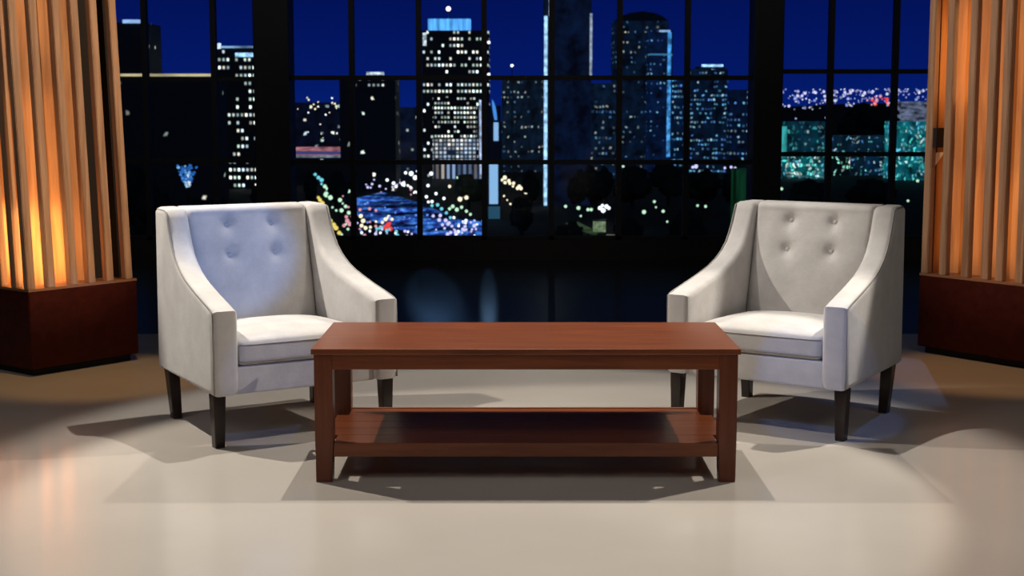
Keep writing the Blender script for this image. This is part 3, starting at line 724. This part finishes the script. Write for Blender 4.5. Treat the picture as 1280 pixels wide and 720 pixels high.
many([(707, 258, 2), (723, 260, 2.4), (735, 262, 2), (739, 262, 2), (726, 270, 1.4)], 'green', 'greenish lamp in the dark park past the light-edged tower', 'greenish lamps in the park')
many([(750, 260, 2.6), (754, 263, 3), (758, 258, 2.6), (761, 260, 2.2), (753, 257, 2)], 'white', 'white lamp in the tight cluster in the dark park', 'white lamp cluster in the park')
many([(805, 265, 2.6), (818, 252, 1.8), (829, 264, 2), (820, 259, 1.2), (779, 208, 1.6), (872, 257, 1.6), (882, 258, 1.8), (834, 277, 1.4)], 'green', 'lone greenish lamp in the middle of the dark park', 'lone lamps in the park')
many([(870, 208, 2.6), (866, 209, 1.8), (838, 209, 2), (906, 210, 1.6), (914, 209, 1.8), (919, 210, 1.6)], 'lav', 'blue-white light at the far edge of the dark park', 'blue-white lights at the far edge of the park')
many([(932, 239, 3), (935, 241, 2.4), (912, 243, 2.2)], 'green', 'mint green lamp by the dim green wall', 'mint lamps by the green wall')
many([(977, 236, 1.8), (995, 231, 2.2), (1067, 243, 1.8), (1073, 243, 1.8), (1135, 251, 1.5), (1147, 226, 1.8)], 'green', 'small lamp in the dark strip just above the buttoned armchair', 'small lamps above the buttoned armchair')
# the lights of the distant hill: beyond counting
def lights_cloud(name, n, gen, cols, label):
    bm = bmesh.new()
    for i in range(n):
        px, py, r, Y = gen()
        c = at(px, py, Y); s = r*Y/F
        mtx = Matrix.Translation(c) @ Matrix.Scale(s, 4)
        res = bmesh.ops.create_icosphere(bm, subdivisions=1, radius=1, matrix=mtx)
        mi = rnd.randrange(len(cols))
        for f in {f for v in res['verts'] for f in v.link_faces}: f.material_index = mi
    o = obj(name, bm, cols)
    return tag(o, label, 'city lights', kind='stuff')
def hill_gen():
    while True:
        px = rnd.uniform(950, 1168); py = 111 + abs(rnd.gauss(0, 1))*16
        if py < 152 and not (1040 < px < 1112 and py > 134): break
    return px, py, rnd.choice((.6, .8, .9, 1.0, 1.2, 1.9)), 2450
lights_cloud('city_lights', 270, hill_gen, [emit('far_light_lav', (.5, .5, 1), .9), LC['lav'], emit('far_light_white', (.8, .85, 1), .9), emit('far_light_blue', (.3, .4, 1), .8), emit('far_light_dim', (.5, .55, 1), .45)], 'blue and white city lights spread over the far hill in the side window')
def red_gen():
    return rnd.gauss(1098, 9), 126 + rnd.gauss(0, 3.5), rnd.uniform(1, 2.2), 2440
lights_cloud('city_lights', 26, red_gen, [LC['red'], LC['pink']], 'red city lights in a patch on the far hill')
def low_gen():
    return rnd.uniform(364, 422), rnd.uniform(118, 182), rnd.uniform(.6, 1.4), 1150
lights_cloud('city_lights', 26, low_gen, [LC['white'], LC['warm']], 'scattered white city lights over the low dim block by the left-hand black pillar')
def mid_gen():
    return rnd.uniform(628, 935), rnd.uniform(100, 200), rnd.uniform(.5, 1.2), 560 + 820
# lone bright sky-line beacons on roofs
for px, py, r, lab in ((611, 53, 2.0, 'bright white beacon just off the upper corner of the crowned tower'), (611, 93, 2.0, 'white beacon beside the crowned tower, lower of two'), (640, 82, 2.0, 'white beacon on a mast above the dim block')):
    Y = 890 - (py - 53)*.4; c = at(px, py, Y); bm = bmesh.new(); bmesh.ops.create_icosphere(bm, subdivisions=2, radius=r*Y/F)
    z0 = GZ - c.z
    t = empty('beacon_mast', (c.x, Y, GZ))
    for v in bm.verts: v.co.z += c.z - GZ
    obj('beacon', bm, LC['white'], t)
    b = bmesh.new(); tube(b, [(0, 0, 0), (0, 0, c.z - GZ)], .3, 6); obj('mast', b, m_mast, t)
    tag(t, lab, 'beacon')

# trees -------------------------------------------------------------------
m_bark = principled('bark_night', (.012, .009, .007), .9)
m_leafs = [principled('leaf_night_green', (.018, .045, .012), .8, noise=(.5, .6), bump=(.8, 1, 1)), principled('leaf_night_dark', (.004, .008, .004), .8, noise=(.5, .5), bump=(.8, 1, 1)),
           principled('leaf_night_blue', (.004, .009, .008), .8, noise=(.5, .5), bump=(.8, 1, 1))]
def tree(px, ptop, pbase, wpx, mi, label, group='trees below the windows'):
    g = on(px, pbase, GZ)
    sc = g.y / F
    h = (pbase - ptop) * sc; w = wpx * sc / 2
    t = empty('tree', g)
    b = bmesh.new(); tube(b, [(0, 0, 0), (0, 0, h*.5)], w*.08 + .1, 7); obj('trunk', b, m_bark, t)
    b = bmesh.new(); r2 = random.Random(int(px*7 + ptop))
    for k in range(9):
        a = r2.uniform(0, 6.28); rr = r2.uniform(.0, .55)
        s = r2.uniform(.38, .62)
        res = bmesh.ops.create_icosphere(b, subdivisions=3, radius=1)
        cx, cy, cz = math.cos(a)*rr*w, math.sin(a)*rr*w, h*(.55 + r2.uniform(-.16, .2))
        for v in res['verts']:
            n = 1 + .16*math.sin(v.co.x*9 + k)*math.sin(v.co.y*8 + k*2) + .12*math.sin(v.co.z*11 + k*3)
            v.co = Vector((cx + v.co.x*s*w*n, cy + v.co.y*s*w*n, cz + v.co.z*s*h*.42*n))
    zmax = max(v.co.z for v in b.verts)
    for v in b.verts: v.co.z *= h/zmax
    obj('crown', b, m_leafs[mi], t, smooth=True)
    tag(t, label, 'tree', group)
tree(586, 217, 262, 42, 0, 'dark green round tree in front of the crowned tower')
for i, (x, y0, y1, w) in enumerate([(170, 205, 300, 60), (198, 240, 316, 56), (284, 246, 316, 58), (340, 220, 310, 70), (390, 212, 262, 22), (362, 250, 324, 20), (420, 214, 262, 34), (440, 226, 250, 16)]):
    tree(x, y0, y1, w, 1, ['black tree beside the orange slatted tower', 'black tree just above the blue-lit armchair', 'black tree below the greenish lit tower', 'black tree behind the left-hand black pillar', 'black tree by the pink road, uppermost', 'black tree right beside the armchair wing', 'black tree between the pale green lamps', 'small black tree at the start of the avenue'][i])
for i, (x, y0, y1, w) in enumerate([(652, 246, 300, 40), (664, 212, 262, 22), (724, 210, 268, 28), (746, 206, 266, 40), (790, 206, 262, 60), (835, 204, 258, 56), (880, 210, 262, 50), (915, 215, 268, 40), (860, 262, 318, 60), (712, 276, 322, 36), (785, 272, 320, 50)]):
    tree(x, y0, y1, w, 2 if i % 2 else 1, ['dark tree below the string of lights by the pylon', 'dark tree touching the light-edged tower', 'dark tree just past the light-edged tower', 'dark tree above the tight white lamp cluster', 'broad dark tree below the rounded tower', 'broad dark tree below the cyan rows', 'dark tree below the blue-lit office block', 'dark tree by the dim green wall', 'near dark tree above the buttoned armchair arm', 'near dark tree at the foot of the light-edged tower', 'near dark tree beside the small lit kiosks'][i])
for i, (x, y0, y1, w) in enumerate([(1080, 128, 200, 84), (1008, 222, 280, 72), (1098, 222, 280, 72), (950, 226, 272, 30), (1166, 222, 280, 40)]):
    tree(x, y0, y1, w, 2 if i == 0 else 1, ['large dark tree mass below the red city lights', 'black tree below the teal hall, above the armchair back', 'black tree above the buttoned armchair wing', 'black tree at the foot of the right-hand black pillar', 'black tree beside the greyer slatted tower'][i])
# small lit kiosks in the park, blue-lit fountain far left
def kiosk(px0, px1, py0, py1, col, s, label):
    g = on((px0 + px1)/2, py1, GZ); sc = g.y/F
    t = empty('kiosk', g); w = (px1 - px0)*sc/2; h = (py1 - py0)*sc
    bm = bmesh.new(); box(bm, -w, w, 0, 2*w, 0, h*.9); obj('lit_wall', bm, emit('kiosk_glow', col, s, ((.8, .8, .8), .5)), t)
    bm = bmesh.new(); box(bm, -w*1.08, w*1.08, -w*.1, 2.1*w, h*.9, h); obj('roof', bm, m_mast, t)
    tag(t, label, 'kiosk', 'lit kiosks in the park')
kiosk(742, 757, 275, 290, (.42, .6, .33), .38, 'small greenish lit kiosk nearer the light-edged tower')
kiosk(782, 798, 279, 293, (.55, .62, .38), .36, 'small boxy pale lit kiosk farther from the light-edged tower')
ground_poly('path', [(706, 279), (722, 277), (748, 290), (744, 296)], GZ + .1, emit('path_green', (.08, .14, .07), .35, ((.1, .1, .1), .4)))
ground_poly('path_kerb', [(758, 293), (768, 293), (770, 299), (757, 299)], GZ + .1, emit('path_pale', (.35, .36, .28), .35))
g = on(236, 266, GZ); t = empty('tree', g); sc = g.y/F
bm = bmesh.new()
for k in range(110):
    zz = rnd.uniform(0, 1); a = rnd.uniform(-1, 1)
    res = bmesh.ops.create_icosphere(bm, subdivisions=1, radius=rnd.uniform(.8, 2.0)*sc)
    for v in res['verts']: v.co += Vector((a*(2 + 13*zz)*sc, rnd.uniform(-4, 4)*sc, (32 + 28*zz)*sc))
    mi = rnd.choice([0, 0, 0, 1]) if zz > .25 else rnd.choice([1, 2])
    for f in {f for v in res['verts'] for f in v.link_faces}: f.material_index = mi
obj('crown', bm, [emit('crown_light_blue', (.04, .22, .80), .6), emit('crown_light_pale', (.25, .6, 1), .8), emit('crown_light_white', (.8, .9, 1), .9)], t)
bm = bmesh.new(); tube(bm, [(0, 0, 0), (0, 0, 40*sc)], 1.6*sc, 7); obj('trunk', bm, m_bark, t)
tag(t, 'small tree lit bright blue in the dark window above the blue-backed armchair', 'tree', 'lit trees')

# ------------------------------------------------------------------ sky
wd = bpy.data.worlds.new('night_sky'); scene.world = wd; wd.use_nodes = True
nt = wd.node_tree; nt.nodes.clear()
tc = N(nt, 'ShaderNodeTexCoord'); sp = N(nt, 'ShaderNodeSeparateXYZ'); nt.links.new(tc.outputs['Generated'], sp.inputs[0])
cr = N(nt, 'ShaderNodeValToRGB'); e = cr.color_ramp.elements
e[0].position = .0; e[0].color = (.0012, .013, .16, 1); e[1].position = .12; e[1].color = (.003, .007, .013, 1)
x = e.new(.03); x.color = (.001, .009, .13, 1); x = e.new(.082); x.color = (.0008, .006, .095, 1)
nt.links.new(sp.outputs['Z'], cr.inputs['Fac'])
bg = N(nt, 'ShaderNodeBackground'); bg.inputs['Strength'].default_value = 1.0; nt.links.new(cr.outputs['Color'], bg.inputs['Color'])
wo = N(nt, 'ShaderNodeOutputWorld'); nt.links.new(bg.outputs[0], wo.inputs[0])

# ------------------------------------------------------------------ lights
def light(name, typ, loc, power, col=(1, 1, 1), target=None, **kw):
    d = bpy.data.lights.new(name, typ); d.energy = power; d.color = col
    for k, v in kw.items(): setattr(d, k, v)
    o = bpy.data.objects.new(name, d); C.objects.link(o); o.location = loc
    if target is not None:
        o.rotation_euler = (Vector(target) - Vector(loc)).to_track_quat('-Z', 'Y').to_euler()
    return o
def squash(o, f): o.scale = (f, 1, 1)
R = math.radians
WARMW = (1, .93, .83)
light('key_spot', 'SPOT', (-2.35, 6.0, 2.65), 365, WARMW, (.35, 4.6, 0), spot_size=R(62), spot_blend=.25, shadow_soft_size=.02)
light('key_spot', 'SPOT', (2.40, 6.0, 2.65), 365, WARMW, (-.25, 4.5, 0), spot_size=R(48), spot_blend=.2, shadow_soft_size=.02)
light('top_spot', 'SPOT', (0, 6.8, 4.6), 600, (1, .95, .88), (0, 5.3, 0), spot_size=R(46), spot_blend=.25, shadow_soft_size=.03)
light('front_fill', 'AREA', (0, -.5, 4.2), 26, (1, .93, .86), (0, 5.2, .3), shape='RECTANGLE', size=3.5, size_y=1.2)
light('side_fill', 'AREA', (-3.6, 1.8, 4.3), 40, (.98, .95, 1), (-.8, 5.4, .4), shape='RECTANGLE', size=1.4, size_y=1.2)
light('side_fill', 'AREA', (3.6, 1.8, 4.3), 27, (1, .95, .92), (.9, 5.4, .4), shape='RECTANGLE', size=1.4, size_y=1.2)
BL = (.08, .28, 1)
light('blue_spot', 'SPOT', (2.0, 2.4, 2.6), 560, (.08, .32, 1), (-1.15, 5.89, .69), spot_size=R(7.2), spot_blend=.6, shadow_soft_size=.02)
light('blue_spot', 'SPOT', (.5, 1.5, 3.6), 190, BL, (-.98, 5.62, 0), spot_size=R(5), spot_blend=.3, shadow_soft_size=.02)
light('blue_spot', 'SPOT', (-.3, 1.5, 3.6), 320, BL, (1.30, 5.75, 0), spot_size=R(6), spot_blend=.3, shadow_soft_size=.02)
light('blue_spot', 'SPOT', (2.7, 10.5, 4.2), 260, (.2, .45, 1), (1.75, 6.75, 0), spot_size=R(11), spot_blend=.4, shadow_soft_size=.02)
squash(light('reflection_streak', 'SPOT', (-.72, 12.0, 1.7), 36, (.22, .5, 1), (-.60, 10.6, 0), spot_size=R(60), spot_blend=.5, shadow_soft_size=.02), .16)  # added spots squashed into streaks, standing in for building reflections on the floor
squash(light('reflection_streak', 'SPOT', (-.20, 12.0, 1.7), 62, (.30, .58, 1), (-.175, 10.6, 0), spot_size=R(60), spot_blend=.5, shadow_soft_size=.02), .045)
# unseen area lamps added behind the slats, washing the panels warm
AMB = (1, .52, .19)
def wash(o, P, a, b, z, to, power, sx, sz):
    p = o + P(a, b, z); q = o + P(a + to[0], b + to[1], z)
    l = light('panel_wash', 'AREA', p, power, AMB, None, shape='RECTANGLE', size=sx, size_y=sz)
    l.rotation_euler = (q - p).to_track_quat('-Z', 'Y').to_euler()
for z, pw, sz in ((.62, 2.5, .35), (1.1, .55, .5), (1.95, .28, .8)):
    wash(TLo, P1, .18, .068, z, (0, 1), pw, .28, sz)
    wash(TLo, P1, .068, .36, z, (1, 0), pw*1.5, .45, sz)
for z, pw, sz in ((.72, .8, .5), (1.35, .75, .7), (2.1, .6, .8)):
    wash(TRo, P2, .42, .068, z, (0, 1), pw*1.3, .60, sz)
wash(TRo, P2, lr - .20, .14, 1.55, (1, 0), 1.1, .12, .5)
SL = (1, .66, .40)
light('slat_spot', 'SPOT', (1.6, 5.2, 3.0), 800, (1, .74, .50), (-2.1, 7.0, 1.35), spot_size=R(26), spot_blend=.5, shadow_soft_size=.03)
light('slat_spot', 'SPOT', (-1.6, 5.2, 3.0), 460, (1, .84, .72), (2.35, 7.2, 1.35), spot_size=R(26), spot_blend=.5, shadow_soft_size=.03)
light('amber_spot', 'SPOT', (-1.5, 6.2, 3.2), 140, (1, .55, .18), (-1.95, 6.75, 0), spot_size=R(24), spot_blend=.6, shadow_soft_size=.05)
light('amber_spot', 'SPOT', (1.7, 6.2, 3.2), 130, (1, .50, .18), (2.3, 6.85, 0), spot_size=R(24), spot_blend=.6, shadow_soft_size=.05)
light('city_fill', 'SUN', (0, -50, 200), .12, (.55, .7, 1), (0, 300, 0))  # unseen sun lamp added to lift the city fronts and trees

# ------------------------------------------------------------------ camera
cam = bpy.data.cameras.new('camera'); co = bpy.data.objects.new('camera', cam); C.objects.link(co)
co.location = (0, 0, EYE); co.rotation_euler = (math.pi/2 - PITCH, 0, 0)
cam.sensor_fit = 'HORIZONTAL'; cam.sensor_width = 36; cam.lens = 36 * F / 1280
cam.dof.use_dof = True; cam.dof.focus_distance = 5.4; cam.dof.aperture_fstop = 7.5
cam.clip_start = .05; cam.clip_end = 12000
scene.camera = co
scene.view_settings.view_transform = 'Standard'
scene.view_settings.look = 'None'
scene.view_settings.exposure = 0
scene.cycles.max_bounces = 8
scene.cycles.sample_clamp_indirect = 4
